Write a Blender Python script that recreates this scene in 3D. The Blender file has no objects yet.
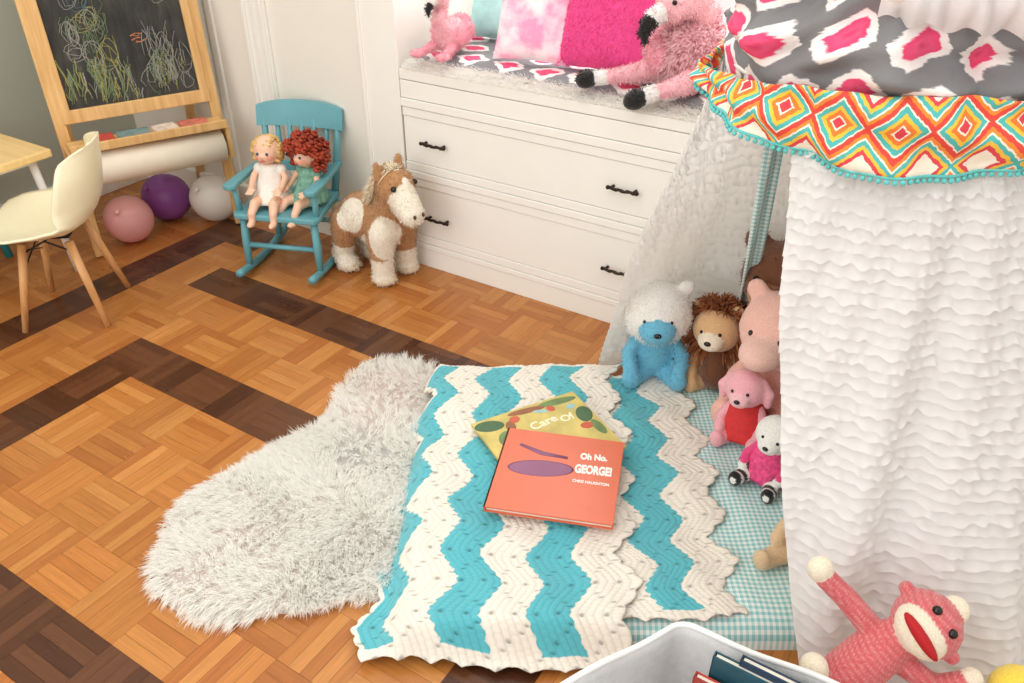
import bpy, bmesh, math, random
import numpy as np
from mathutils import Vector, Matrix, Euler
PI=math.pi
C_=bpy.context.scene.collection
random.seed(7); np.random.seed(7)
# ---------------------------------------------------------------- camera model
H=1.32; TH=math.radians(33.2); A=math.radians(32.3); F=826.0
ct,st=math.cos(TH),math.sin(TH); ca,sa=math.cos(A),math.sin(A)
def C(px,py,z=0.0):            # point at height z in a frame aligned with the view heading
    u=(px-512)/F; v=(341.5-py)/F
    t=(z-H)/(-st+v*ct); return (u*t,(ct+v*st)*t)
def R(x,y,z=0.0): return Vector((ca*x-sa*y, sa*x+ca*y, z))
def lerp(a,b,t): return a+(b-a)*t
def sm(a,b,x):
    t=min(1,max(0,(x-a)/(b-a))); return t*t*(3-2*t)
def S(r,g,b):
    f=lambda c:(c/255/12.92) if c/255<=.04045 else ((c/255+.055)/1.055)**2.4
    return (f(r),f(g),f(b),1)
scn=bpy.context.scene
try: scn.view_settings.view_transform='Standard'
except Exception: pass
cd=bpy.data.cameras.new('camera'); cam=bpy.data.objects.new('camera',cd); C_.objects.link(cam)
cd.sensor_width=36; cd.lens=F/1024*36; cd.clip_start=.02
cam.location=(0,0,H); cam.rotation_euler=(PI/2-TH,0,A); scn.camera=cam

# ---------------------------------------------------------------- materials
class NT:
    def __init__(s,name):
        s.m=bpy.data.materials.new(name); s.m.use_nodes=True; s.t=s.m.node_tree
        s.b=s.t.nodes['Principled BSDF']
    def n(s,typ,**kw):
        o=s.t.nodes.new(typ)
        for k,v in kw.items(): setattr(o,k,v)
        return o
    def l(s,a,b): s.t.links.new(a,b)
    def set(s,sock,v):
        if isinstance(v,bpy.types.NodeSocket): s.l(v,sock)
        else: sock.default_value=v
    def math(s,op,a,b=None,c=None):
        o=s.n('ShaderNodeMath',operation=op); s.set(o.inputs[0],a)
        if b is not None: s.set(o.inputs[1],b)
        if c is not None: s.set(o.inputs[2],c)
        return o.outputs[0]
    def mix(s,f,a,b,mode='MIX'):
        o=s.n('ShaderNodeMix',data_type='RGBA',blend_type=mode)
        s.set(o.inputs[0],f); s.set(o.inputs[6],a); s.set(o.inputs[7],b); return o.outputs[2]
    def noise(s,scale,detail=3,vec=None,rough=.5):
        o=s.n('ShaderNodeTexNoise'); o.inputs['Scale'].default_value=scale; o.inputs['Detail'].default_value=detail; o.inputs['Roughness'].default_value=rough
        s.l(vec if vec is not None else s.tc('Object'),o.inputs['Vector']); return o.outputs[0]
    def tc(s,k): 
        if not hasattr(s,'_tc'): s._tc=s.n('ShaderNodeTexCoord')
        return s._tc.outputs[k]
    def uv(s):
        o=s.n('ShaderNodeSeparateXYZ'); s.l(s.tc('UV'),o.inputs[0]); return o.outputs[0],o.outputs[1]
    def ramp(s,f,stops,const=False):
        o=s.n('ShaderNodeValToRGB'); r=o.color_ramp
        if const: r.interpolation='CONSTANT'
        while len(r.elements)<len(stops): r.elements.new(.5)
        for e,(p,c) in zip(r.elements,stops): e.position=p; e.color=c
        s.l(f,o.inputs[0]); return o.outputs[0]
    def bump(s,h,strength=.3,dist=.01):
        o=s.n('ShaderNodeBump'); o.inputs['Strength'].default_value=strength; o.inputs['Distance'].default_value=dist
        s.l(h,o.inputs['Height']); s.l(o.outputs[0],s.b.inputs['Normal'])
    def col(s,c): s.set(s.b.inputs['Base Color'],c)
    def p(s,**k):
        for n_,v in k.items(): s.b.inputs[n_.replace('_',' ')].default_value=v
    def translucent(s,c,k):
        tr=s.n('ShaderNodeBsdfTranslucent'); s.set(tr.inputs[0],c); mx=s.n('ShaderNodeMixShader'); mx.inputs[0].default_value=k
        out=s.t.nodes['Material Output']; s.l(s.b.outputs[0],mx.inputs[1]); s.l(tr.outputs[0],mx.inputs[2]); s.l(mx.outputs[0],out.inputs[0])
_mc={}
def M(name,c,rough=.6,var=.10,scale=30,bump=0,bscale=250,metal=0,sheen=0,trans=0):
    if name in _mc: return _mc[name]
    t=NT(name); f=t.noise(scale,4)
    d=(c[0]*(1-var),c[1]*(1-var),c[2]*(1-var),1); e=(min(1,c[0]*(1+var)),min(1,c[1]*(1+var)),min(1,c[2]*(1+var)),1)
    k=t.ramp(f,[(.3,d),(.7,e)]); t.col(k); t.p(Roughness=rough,Metallic=metal)
    if sheen: t.p(Sheen_Weight=sheen)
    if bump: t.bump(t.noise(bscale,3),bump,.004)
    if trans: t.translucent(k,trans)
    _mc[name]=t.m; return t.m
def wood(name,c1,c2,scale=(3,60,60),rough=.45):
    if name in _mc: return _mc[name]
    t=NT(name); mp=t.n('ShaderNodeMapping'); mp.inputs['Scale'].default_value=scale; t.l(t.tc('Object'),mp.inputs[0])
    f=t.noise(1.0,5,mp.outputs[0]); t.col(t.ramp(f,[(.3,c1),(.7,c2)])); t.p(Roughness=rough); t.bump(f,.05,.002)
    _mc[name]=t.m; return t.m
def plush_mat():
    t=NT('plush fabric'); at=t.n('ShaderNodeAttribute'); at.attribute_name='Col'
    f=t.noise(260,3); c=t.mix(1.0,at.outputs[0],t.ramp(f,[(.25,(.86,.86,.86,1)),(.7,(1.06,1.06,1.06,1))]),'MULTIPLY')
    t.col(c); t.p(Roughness=.9,Sheen_Weight=.3); t.bump(t.noise(380,3),.45,.006); return t.m
PLUSH=plush_mat()
def ikat(name,w,h,base,k=1.0):
    t=NT(name); u,v=t.uv()
    mp=t.n('ShaderNodeMapping'); mp.inputs['Scale'].default_value=(26,90,1); t.l(t.tc('UV'),mp.inputs[0])
    nz=t.math('SUBTRACT',t.noise(1.0,3,mp.outputs[0],.6),.5); n2=t.math('SUBTRACT',t.noise(16,2,t.tc('UV')),.5)
    x=t.math('DIVIDE',u,w); y=t.math('DIVIDE',v,h); row=t.math('FLOOR',y)
    xs=t.math('ADD',x,t.math('MULTIPLY',t.math('FLOORED_MODULO',row,2.0),.5))
    fx=t.math('ADD',t.math('SUBTRACT',t.math('FRACT',xs),.5),t.math('ADD',t.math('MULTIPLY',nz,.32),t.math('MULTIPLY',n2,.25))); fy=t.math('ADD',t.math('SUBTRACT',t.math('FRACT',y),.5),t.math('MULTIPLY',n2,.25))
    e=t.math('SQRT',t.math('ADD',t.math('MULTIPLY',fx,fx),t.math('MULTIPLY',t.math('MULTIPLY',fy,fy),.9)))
    dm=t.math('MULTIPLY',t.math('ADD',t.math('ABSOLUTE',fx),t.math('ABSOLUTE',fy)),.8)
    d=t.math('ADD',t.math('MULTIPLY',e,.5),t.math('MULTIPLY',dm,.5))
    c=t.ramp(d,[(0,S(222,60,112)),(.10,S(240,90,132)),(.22,S(236,70,118)),(.255,S(248,238,236)),(.37,S(244,238,234)),(.40,base),(1,base)])
    t.col(c); t.p(Roughness=.9); t.bump(t.noise(22,3,t.tc('UV')),.35,.02); return t.m
def chevron_mat():
    t=NT('bright zigzag cotton'); u,v=t.uv()
    tri=t.math('PINGPONG',t.math('MULTIPLY',u,12.0),.5)
    vv=t.math('PINGPONG',t.math('MULTIPLY',t.math('SUBTRACT',v,.935),12.5),.75)
    mp=t.n('ShaderNodeMapping'); mp.inputs['Scale'].default_value=(160,40,1); t.l(t.tc('UV'),mp.inputs[0])
    nz=t.math('MULTIPLY',t.math('SUBTRACT',t.noise(1,3,mp.outputs[0]),.5),.10)
    val=t.math('ADD',t.math('ADD',tri,vv),nz)
    w=S(250,240,222)
    c=t.ramp(val,[(0,S(226,70,84)),(.11,w),(.15,S(242,132,56)),(.25,S(246,200,70)),(.33,S(86,190,184)),(.43,w),(.47,S(232,78,66)),(.58,S(244,146,60)),(.66,w),(.70,S(86,190,184)),(.79,S(244,198,72)),(.87,S(228,76,84)),(.96,w)],True)
    t.col(c); t.p(Roughness=.9); t.bump(t.noise(30,3,t.tc('UV')),.35,.018); return t.m
def gingham_mat():
    t=NT('aqua gingham cotton'); u,v=t.uv(); g=.0056
    pu=t.math('FLOORED_MODULO',t.math('FLOOR',t.math('DIVIDE',u,g)),2.0); pv=t.math('FLOORED_MODULO',t.math('FLOOR',t.math('DIVIDE',v,g)),2.0)
    k=t.math('MULTIPLY',t.math('ADD',pu,pv),.5)
    t.col(t.ramp(k,[(0,S(236,242,238)),(.5,S(190,221,219)),(1,S(138,199,201))])); t.p(Roughness=.9); return t.m
def crochet_mat():
    t=NT('ripple crochet yarn')
    at=t.n('ShaderNodeAttribute'); at.attribute_name='Col'
    yarn=t.noise(700,3)
    c=t.mix(1.0,at.outputs[0],t.ramp(yarn,[(.2,(.88,.88,.88,1)),(.7,(1.05,1.05,1.05,1))]),'MULTIPLY')
    t.col(c); t.p(Roughness=.95,Sheen_Weight=.25)
    t.bump(yarn,.5,.004); return t.m
def floor_mat():
    t=NT('oak parquet'); at=t.n('ShaderNodeAttribute'); at.attribute_name='Col'
    mp=t.n('ShaderNodeMapping'); mp.inputs['Scale'].default_value=(9,150,1); t.l(t.tc('UV'),mp.inputs[0])
    f=t.noise(1,5,mp.outputs[0],.6)
    c=t.mix(1.0,at.outputs[0],t.ramp(f,[(.25,(.80,.77,.73,1)),(.65,(1.07,1.06,1.05,1))]),'MULTIPLY')
    t.col(c); rn=t.noise(6,3); t.l(t.math('ADD',t.math('MULTIPLY',rn,.12),.22),t.b.inputs['Roughness']); t.bump(f,.05,.001); return t.m
def sheer(name,c,k=.42):
    t=NT(name); f=t.noise(60,3); cc=t.ramp(f,[(.3,(c[0]*.97,c[1]*.97,c[2]*.97,1)),(.7,c)]); t.col(cc); t.p(Roughness=.9)
    t.translucent(cc,k); return t.m

# ---------------------------------------------------------------- mesh building
class MB:
    def __init__(s): s.v=[]; s.f=[]; s.uv=[]; s.mi=[]; s.M=Matrix(); s.cm=0; s.vc=[]
    def V(s,p): s.v.append(tuple(s.M@Vector(p))); return len(s.v)-1
    def Fc(s,ids,uv=None): s.f.append(tuple(ids)); s.uv.append(uv); s.mi.append(s.cm)
    def box(s,c,d,rot=None):
        m=Matrix.Translation(c)@(Euler(rot).to_matrix().to_4x4() if rot else Matrix())
        i=[s.V(m@Vector((sx*d[0]/2,sy*d[1]/2,sz*d[2]/2))) for sx in(-1,1) for sy in(-1,1) for sz in(-1,1)]
        for q in ((0,1,3,2),(4,6,7,5),(0,4,5,1),(2,3,7,6),(0,2,6,4),(1,5,7,3)): s.Fc([i[k] for k in q])
        return s
    def tube(s,pts,rad,n=10,cap=True,flat=1.0):
        pts=[Vector(p) for p in pts]; k=len(pts)
        if not isinstance(rad,(list,tuple)): rad=[rad]*k
        T=[(pts[min(i+1,k-1)]-pts[max(i-1,0)]).normalized() for i in range(k)]
        up=Vector((0,0,1)) if abs(T[0].z)<.9 else Vector((1,0,0))
        nrm=(up-T[0]*up.dot(T[0])).normalized(); rings=[]
        for i in range(k):
            nrm=(nrm-T[i]*nrm.dot(T[i])).normalized(); b=T[i].cross(nrm)
            rings.append([s.V(pts[i]+(nrm*math.cos(2*PI*j/n)*flat+b*math.sin(2*PI*j/n))*rad[i]) for j in range(n)])
        for i in range(k-1):
            for j in range(n): s.Fc((rings[i][j],rings[i][(j+1)%n],rings[i+1][(j+1)%n],rings[i+1][j]))
        if cap: s.Fc(rings[0][::-1]); s.Fc(rings[-1])
        return s
    def ell(s,c,r,rot=None,nu=16,nv=10):
        if not isinstance(r,(list,tuple)): r=(r,r,r)
        m=Matrix.Translation(c)@(Euler(rot).to_matrix().to_4x4() if rot else Matrix())
        top=s.V(m@Vector((0,0,r[2]))); rows=[]
        for i in range(1,nv):
            a=PI*i/nv; rows.append([s.V(m@Vector((r[0]*math.sin(a)*math.cos(2*PI*j/nu),r[1]*math.sin(a)*math.sin(2*PI*j/nu),r[2]*math.cos(a)))) for j in range(nu)])
        bot=s.V(m@Vector((0,0,-r[2])))
        for j in range(nu):
            s.Fc((top,rows[0][j],rows[0][(j+1)%nu])); s.Fc((bot,rows[-1][(j+1)%nu],rows[-1][j]))
            for i in range(nv-2): s.Fc((rows[i][j],rows[i+1][j],rows[i+1][(j+1)%nu],rows[i][(j+1)%nu]))
        return s
    def lathe(s,prof,n=24,c=(0,0,0),sq=(1,1)):
        rings=[[s.V((c[0]+r*sq[0]*math.cos(2*PI*j/n),c[1]+r*sq[1]*math.sin(2*PI*j/n),c[2]+z)) for j in range(n)] for r,z in prof]
        for i in range(len(prof)-1):
            for j in range(n): s.Fc((rings[i][j],rings[i][(j+1)%n],rings[i+1][(j+1)%n],rings[i+1][j]))
        s.Fc(rings[0][::-1]); s.Fc(rings[-1]); return s
    def grid(s,fn,nu,nv,uvf=None,vc=None):
        ids=[[s.V(fn(i/nu,j/nv)) for i in range(nu+1)] for j in range(nv+1)]
        if vc: s.vc+=[vc(i/nu,j/nv) for j in range(nv+1) for i in range(nu+1)]
        uvf=uvf or (lambda a,b:(a,b))
        for j in range(nv):
            for i in range(nu):
                s.Fc((ids[j][i],ids[j][i+1],ids[j+1][i+1],ids[j+1][i]),[uvf(i/nu,j/nv),uvf((i+1)/nu,j/nv),uvf((i+1)/nu,(j+1)/nv),uvf(i/nu,(j+1)/nv)])
        return s
    def prism(s,poly,z0,z1):
        a=[s.V((x,y,z0)) for x,y in poly]; b=[s.V((x,y,z1)) for x,y in poly]; n=len(poly)
        s.Fc(a[::-1]); s.Fc(b)
        for i in range(n): s.Fc((a[i],a[(i+1)%n],b[(i+1)%n],b[i]))
        return s
    def blade(s,p,d,L,w,droop,col=None):
        d=d.normalized(); side=d.cross(Vector((random.uniform(-1,1),random.uniform(-1,1),random.uniform(-1,1)))).normalized()*w
        a=s.V(p-side); b=s.V(p+side); q=p+d*L*.55+droop*.3; c=s.V(q-side*.8); e=s.V(q+side*.8); tip=s.V(p+d*L*.9+droop)
        s.Fc((a,b,e,c)); s.Fc((c,e,tip))
        if col is not None: s.vc+=[col]*5
        return s
    def build(s,name,mat,parent=None,smooth=True,bevel=0,solid=0):
        me=bpy.data.meshes.new(name); me.from_pydata(s.v,[],s.f)
        if any(u is not None for u in s.uv):
            lay=me.uv_layers.new(name='UVMap'); buf=[]
            for f,u in zip(s.f,s.uv):
                for k in range(len(f)): buf+= list(u[k]) if u else [0,0]
            lay.data.foreach_set('uv',buf)
        for m in (mat if isinstance(mat,(list,tuple)) else [mat]): me.materials.append(m)
        if isinstance(mat,(list,tuple)): me.polygons.foreach_set('material_index',s.mi)
        if s.vc and len(s.vc)==len(s.v):
            at=me.color_attributes.new('Col','FLOAT_COLOR','POINT'); at.data.foreach_set('color',np.array(s.vc,float).ravel())
        elif not any(u is not None for u in s.uv):
            bm=bmesh.new(); bm.from_mesh(me)
            bmesh.ops.recalc_face_normals(bm,faces=bm.faces)
            if bevel:
                es=[e for e in bm.edges if len(e.link_faces)==2 and e.calc_face_angle(0)>.5]
                bmesh.ops.bevel(bm,geom=es,offset=bevel,segments=2,affect='EDGES',profile=.5)
            bm.to_mesh(me); bm.free()
        me.polygons.foreach_set('use_smooth',[smooth]*len(me.polygons)); me.update()
        ob=bpy.data.objects.new(name,me); C_.objects.link(ob); ob.parent=parent
        if solid: m_=ob.modifiers.new('thickness','SOLIDIFY'); m_.thickness=solid; m_.offset=0
        return ob
def tag(o,label,cat,group=None):
    o['label']=label; o['category']=cat
    if group: o['group']=group
    return o
def thing(name,label,cat,loc=(0,0,0),rz=0,group=None,rot=None):
    o=bpy.data.objects.new(name,None); C_.objects.link(o); o.empty_display_size=.05
    o.location=loc; o.rotation_euler=rot if rot else (0,0,rz); return tag(o,label,cat,group)
def struct(name,mb,mat,**k):
    o=mb.build(name,mat,None,**k); o['kind']='structure'; return o
def blob(name,prims,parent=None,voxel=.006,smooth=4,colfn=None,mat=None):
    """one continuous skin over overlapping shapes; prims: ('e',c,r,rot,col) / ('t',pts,radii,col)"""
    mb=MB()
    for p in prims:
        if p[0]=='e': mb.ell(p[1],p[2],p[3])
        else:
            mb.tube(p[1],list(p[2]),12)
            for q,r in zip(p[1],p[2]): mb.ell(q,r,None,12,8)
    ob=mb.build(name,mat or PLUSH,None)
    m1=ob.modifiers.new('r','REMESH'); m1.mode='VOXEL'; m1.voxel_size=voxel
    m2=ob.modifiers.new('s','SMOOTH'); m2.factor=.5; m2.iterations=smooth
    dg=bpy.context.evaluated_depsgraph_get(); dg.update()
    me=bpy.data.meshes.new_from_object(ob.evaluated_get(dg)); ob.modifiers.clear(); old=ob.data; ob.data=me; bpy.data.meshes.remove(old); me.name=name
    if not me.materials: me.materials.append(mat or PLUSH)
    n=len(me.vertices); co=np.empty(n*3); me.vertices.foreach_get('co',co); co=co.reshape(-1,3)
    best=np.full(n,1e9); col=np.ones((n,4))
    for p in prims:
        if p[0]=='e':
            r=p[2] if isinstance(p[2],(list,tuple)) else (p[2],)*3
            m=np.array((Euler(p[3]).to_matrix() if p[3] else Matrix.Identity(3)))
            q=(co-np.array(p[1]))@m; d=(np.linalg.norm(q/np.array(r),axis=1)-1)*min(r)
        else:
            d=np.full(n,1e9)
            for i in range(len(p[1])-1):
                a=np.array(p[1][i],float); b=np.array(p[1][i+1],float); ab=b-a
                t=np.clip(((co-a)@ab)/max(1e-9,ab@ab),0,1); dd=np.linalg.norm(co-(a+t[:,None]*ab),axis=1)-(p[2][i]+(p[2][i+1]-p[2][i])*t); d=np.minimum(d,dd)
        k=d<best; best[k]=d[k]; col[k]=np.array(p[-1])
    if colfn: col=colfn(co,col)
    at=me.color_attributes.new('Col','FLOAT_COLOR','POINT'); at.data.foreach_set('color',col.ravel())
    me.polygons.foreach_set('use_smooth',[True]*len(me.polygons)); ob.parent=parent; return ob
def fur_from(ob,n,L,w,name,parent,down=.4):
    """short fibres rooted on a plush skin, coloured like the skin below them"""
    me=ob.data; nv=len(me.vertices); cols=np.empty(nv*4); me.color_attributes['Col'].data.foreach_get('color',cols); cols=cols.reshape(-1,4)
    f=MB()
    for k in np.random.randint(0,nv,n):
        v=me.vertices[int(k)]
        if v.co.z<.012: continue
        f.blade(v.co.copy()-v.normal*.001,v.normal+rdir()*.7+Vector((0,0,-down)),random.uniform(.6,1.1)*L,w,Vector((0,0,-L*.15)),tuple(cols[k]))
    o=f.build(name,PLUSH,parent); o['kind']='stuff'; return o
def text(name,body,size,mat,parent,loc,rot=(0,0,0),sc=(1,1,1),bold=.012):
    cu=bpy.data.curves.new('t','FONT'); cu.body=body; cu.size=size; cu.align_x='CENTER'; cu.align_y='CENTER'; cu.extrude=.0004; cu.offset=size*bold
    ob=bpy.data.objects.new('t',cu); C_.objects.link(ob)
    dg=bpy.context.evaluated_depsgraph_get(); dg.update()
    me=bpy.data.meshes.new_from_object(ob.evaluated_get(dg)); bpy.data.objects.remove(ob)
    me.materials.clear(); me.materials.append(mat)
    o=bpy.data.objects.new(name,me); C_.objects.link(o); o.parent=parent; o.location=loc; o.rotation_euler=rot; o.scale=sc; return o
def rdir():
    while True:
        v=Vector((random.uniform(-1,1),random.uniform(-1,1),random.uniform(-1,1)))
        if .05<v.length<1: return v.normalized()

WHITE=M('white painted wood',S(246,244,237),.45,.015,8)
BLACK=M('black bead',S(14,12,12),.25,.0)
PINE=wood('light pine',S(214,164,100),S(236,196,136),(60,60,4))
GINGHAM=gingham_mat()

# ---------------------------------------------------------------- floor
T=.142; X0=-2.01; Y0=1.14
def build_floor():
    mb=MB(); cols=[]
    rnd=random.Random(3)
    def dark(i,j):
        row2=(j==-1 and 0<=i<=10); row3=(j==-6 and 0<=i<=10); c2=(i==0 and -6<=j<=-1); c3=(i==10 and -6<=j<=-1)
        o1=(j==2 and i>=-1) ; o2=(i==-3 and j<=2); o3=(j==3 and i==-3) or (j==4 and -3<=i<=-2)
        return row2 or row3 or c2 or c3 or o1 or o2 or o3
    light=[S(189,123,61),S(183,117,56),S(194,130,67),S(177,110,52),S(186,120,59),S(198,134,71),S(172,104,48)]
    dk=[S(94,56,33),S(85,48,27),S(102,62,37),S(76,42,24)]
    base=[mb.V((-3.06,-1.3,-.004)),mb.V((1.9,-1.3,-.004)),mb.V((1.9,2.5,-.004)),mb.V((-3.06,2.5,-.004))]
    mb.Fc(base,[(0,0)]*4); cols+= [S(130,78,38)]*4
    g=.0003
    for i in range(-8,28):
        for j in range(-18,7):
            x=X0+i*T; y=Y0+j*T; d=dark(i,j); tone=rnd.uniform(.92,1.05)
            for k in range(5):
                a,b=k*T/5+g,(k+1)*T/5-g
                if (i+j)%2: q=[(x+g,y+a),(x+T-g,y+a),(x+T-g,y+b),(x+g,y+b)]; ax=0
                else: q=[(x+a,y+g),(x+b,y+g),(x+b,y+T-g),(x+a,y+T-g)]; ax=1
                q=[(max(-3.05,min(1.9,p[0])),max(-1.3,min(1.96,p[1]))) for p in q]
                if abs(q[0][0]-q[2][0])<.001 or abs(q[0][1]-q[2][1])<.001: continue
                ids=[mb.V((p[0],p[1],0)) for p in q]; o=rnd.random()*9
                mb.Fc(ids,[((p[0],p[1]+o) if ax==0 else (p[1],p[0]+o)) for p in q])
                c=rnd.choice(dk if d else light); cols+=[(c[0]*tone,c[1]*tone,c[2]*tone,1)]*4
    mb.vc=cols
    struct('floor',mb,floor_mat(),smooth=False)
build_floor()

# ---------------------------------------------------------------- walls
WALLW=M('warm white wall paint',S(240,236,226),.7,.02,3)
GREEN=M('grey green wall paint',S(186,192,178),.7,.02,3)
WB=1.965
struct('wall_left',MB().box((-3.10,.4,1.25),(.10,3.4,2.5)),GREEN,smooth=False)
struct('wall_back',MB().box((-2.40,WB+.05,1.25),(1.30,.10,2.5)).box((.70,WB+.05,1.25),(2.4,.10,2.5)),WALLW,smooth=False)
struct('wall_alcove_left',MB().box((-1.70,2.26,1.25),(.10,.60,2.5)),WHITE,smooth=False)
struct('wall_alcove_right',MB().box((-.55,2.26,1.25),(.10,.60,2.5)),WHITE,smooth=False)
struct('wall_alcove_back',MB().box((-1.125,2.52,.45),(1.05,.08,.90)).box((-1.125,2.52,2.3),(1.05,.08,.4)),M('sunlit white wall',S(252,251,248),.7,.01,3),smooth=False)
wf=MB()
for x in(-1.62,-1.125,-.63): wf.box((x,2.52,1.5),(.05,.06,1.2))
for z in(.92,1.5,2.08): wf.box((-1.125,2.52,z),(1.04,.06,.05))
struct('window_1',wf,WHITE,smooth=False)
tr=MB()
for x,w,d in((-1.715,.15,.012),(-1.78,.012,.018)): tr.box((x,WB-d/2,1.25),(w,d,2.5))
struct('trim_1',tr,WHITE,smooth=False,bevel=.003)
tr=MB()
for x,w,d in((-2.235,.10,.012),(-2.275,.016,.022),(-2.235,.012,.018),(-2.195,.016,.022)): tr.box((x,WB-d/2,1.25),(w,d,2.5))
struct('trim_2',tr,WHITE,smooth=False,bevel=.003)
struct('trim_3',MB().box((-2.46,WB-.006,1.25),(.03,.012,2.5)).box((-2.50,WB-.01,1.25),(.012,.02,2.5)),WHITE,smooth=False,bevel=.003)
struct('baseboard_back',MB().box((-2.41,WB-.011,.05),(1.24,.022,.10)),WHITE,smooth=False,bevel=.004)
struct('baseboard_left',MB().box((-3.039,.35,.05),(.022,3.2,.10)),WHITE,smooth=False,bevel=.004)

# ---------------------------------------------------------------- window bench
CX0,CX1,CY=-1.632,-.615,1.943
bench=thing('window_bench','white painted window bench with two wide drawers and dark pulls','bench',((CX0+CX1)/2,CY,0))
bw=CX1-CX0
MB().box((0,.270,.335),(bw-.004,.51,.57)).build('body',WHITE,bench,smooth=False)
MB().box((0,.266,.0325),(bw,.526,.065)).build('plinth',WHITE,bench,smooth=False,bevel=.002)
MB().box((0,.268,.635),(bw,.530,.030)).build('top_board',WHITE,bench,smooth=False,bevel=.003)
mo=MB()
for z0,z1,y in((.5655,.618,.004),(.5385,.5635,.000),(.3125,.3345,.000),(.067,.0845,.000)): mo.box((0,y+.012,(z0+z1)/2),(bw,.024,z1-z0))
mo.build('moulding',WHITE,bench,smooth=False,bevel=.0018)
PULL=M('dark bronze',S(52,40,32),.4,.2,60,metal=.7)
for z0,z1,hz in((.3365,.5365,.437),(.0865,.3105,.187)):
    d=MB()
    for a,b,y in((z0,z0+.026,.003),(z0+.0278,z1-.0278,.006),(z1-.026,z1,.003)): d.box((0,y+.011,(a+b)/2),(bw-.006,.022,b-a))
    d=d.build('drawer',WHITE,bench,smooth=False,bevel=.0016)
    for hx in(-1.51,-.868):
        x=hx-(CX0+CX1)/2; h=MB(); z=hz
        h.tube([(x-.042+.084*i/10,-.012-.004*math.sin(PI*i/10),z+.0018*math.sin(i*1.9)) for i in range(11)],[.0042+.0012*abs(math.sin(i*1.57)) for i in range(11)],8)
        for s in(-1,1): h.tube([(x+s*.034,.012,z),(x+s*.034,-.012,z)],.0045,8); h.ell((x+s*.043,-.012,z),.0062)
        h.build('handle',PULL,d)

FUR=M('white long fur',S(255,254,251),.95,.005,20,sheen=.3,trans=.58)
th=thing('fur_throw','thin strip of white fluffy throw along front edge of the bench top','throw',((CX0+CX1)/2,CY,.65))
f=MB()
for k in range(9000):
    x=random.uniform(-bw/2+.01,bw/2-.01); a=random.random()
    y=.004+a*.075; z=.010*(sm(0,.5,a))
    f.blade(Vector((x,y,z+.004)),Vector((random.uniform(-.5,.5),-.8+random.uniform(-.3,.3),random.uniform(.2,1.0))),random.uniform(.016,.030),.0008,Vector((0,-.004,-.012*(1-a))))
MB().box((0,.045,.004),(bw-.02,.085,.006)).build('hide',FUR,th,bevel=.002); o=f.build('pile',FUR,th); o['kind']='stuff'
IK1=ikat('grey and pink ikat cotton',.125,.10,S(136,136,140))
cu=thing('bench_cushion','flat grey seat cushion with pink ikat spots on the white bench','cushion',((CX0+CX1)/2,CY+.055,.666))
cw=bw-.03
def cush(u,v):
    x=(u-.5)*cw; y=v*.45; e=min(u*cw,(1-u)*cw,v*.45,(1-v)*.45)
    return (x,y+.004*math.sin(x*22),.018*sm(-.001,.03,e)+.003*math.sin(x*17+y*9))
MB().grid(cush,60,30,lambda u,v:(u*cw,v*.45)).build('cover',IK1,cu)
MB().grid(lambda u,v:((u-.5)*cw,v*.45,-.002),2,2).build('underside',M('grey cotton',S(120,120,124),.9),cu)

# pillows
def pillow(name,label,W,Hh,Tk,loc,rz,tilt,mat,group,fur=None):
    r=thing(name,label,'pillow',loc,0,group,rot=(math.radians(90-tilt),0,rz)); mb=MB()
    for sgn in(1,-1):
        def fn(u,v):
            a=2*u-1; b=2*v-1; x=a*W/2*(1-.07*(1-b*b)+.0); y=Hh/2+b*Hh/2*(1-.07*(1-a*a))
            return (x,y,sgn*Tk/2*(max(0,(1-a**4)*(1-b**4)))**.45)
        mb.grid(fn,22,22,lambda u,v:(u*W,v*Hh))
    mb.build('cover',mat,r)
    if fur:
        f=MB()
        for k in range(5000):
            a=random.uniform(-.97,.97); b=random.uniform(-.97,.97)
            z=Tk/2*((1-a**4)*(1-b**4))**.45
            f.blade(Vector((a*W/2*(1-.07*(1-b*b)),Hh/2+b*Hh/2*(1-.07*(1-a*a)),z)),Vector((random.uniform(-1,1)+a,random.uniform(-1,1)+b,1)),.006,.0010,Vector((0,-.002,0)))
        o=f.build('fringe',fur,r); o['kind']='stuff'
    return r
def tie():
    t=NT('pink and white tie dye'); n=t.noise(14,4); t.col(t.ramp(n,[(.34,S(250,244,245)),(.48,S(250,222,232)),(.64,S(244,160,196))])); t.p(Roughness=.9); return t.m
HP=M('hot pink plush',S(240,80,156),.9,.05,60,sheen=.4,trans=.15)
gp='pillows on the window bench'
pillow('pillow','pale aqua pillow leaning behind the tie dyed pillow on the bench',.26,.28,.09,(-1.45,2.24,.69),0,16,M('pale aqua cotton',S(176,224,222),.9),gp)
pillow('pillow','white and pink tie dyed square pillow between aqua and hot pink pillows',.24,.27,.08,(-1.25,2.075,.69),math.radians(8),20,tie(),gp)
pillow('pillow','hot pink shaggy square pillow on the bench',.30,.33,.09,(-1.03,2.085,.69),math.radians(-2),20,HP,gp,HP)

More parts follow.
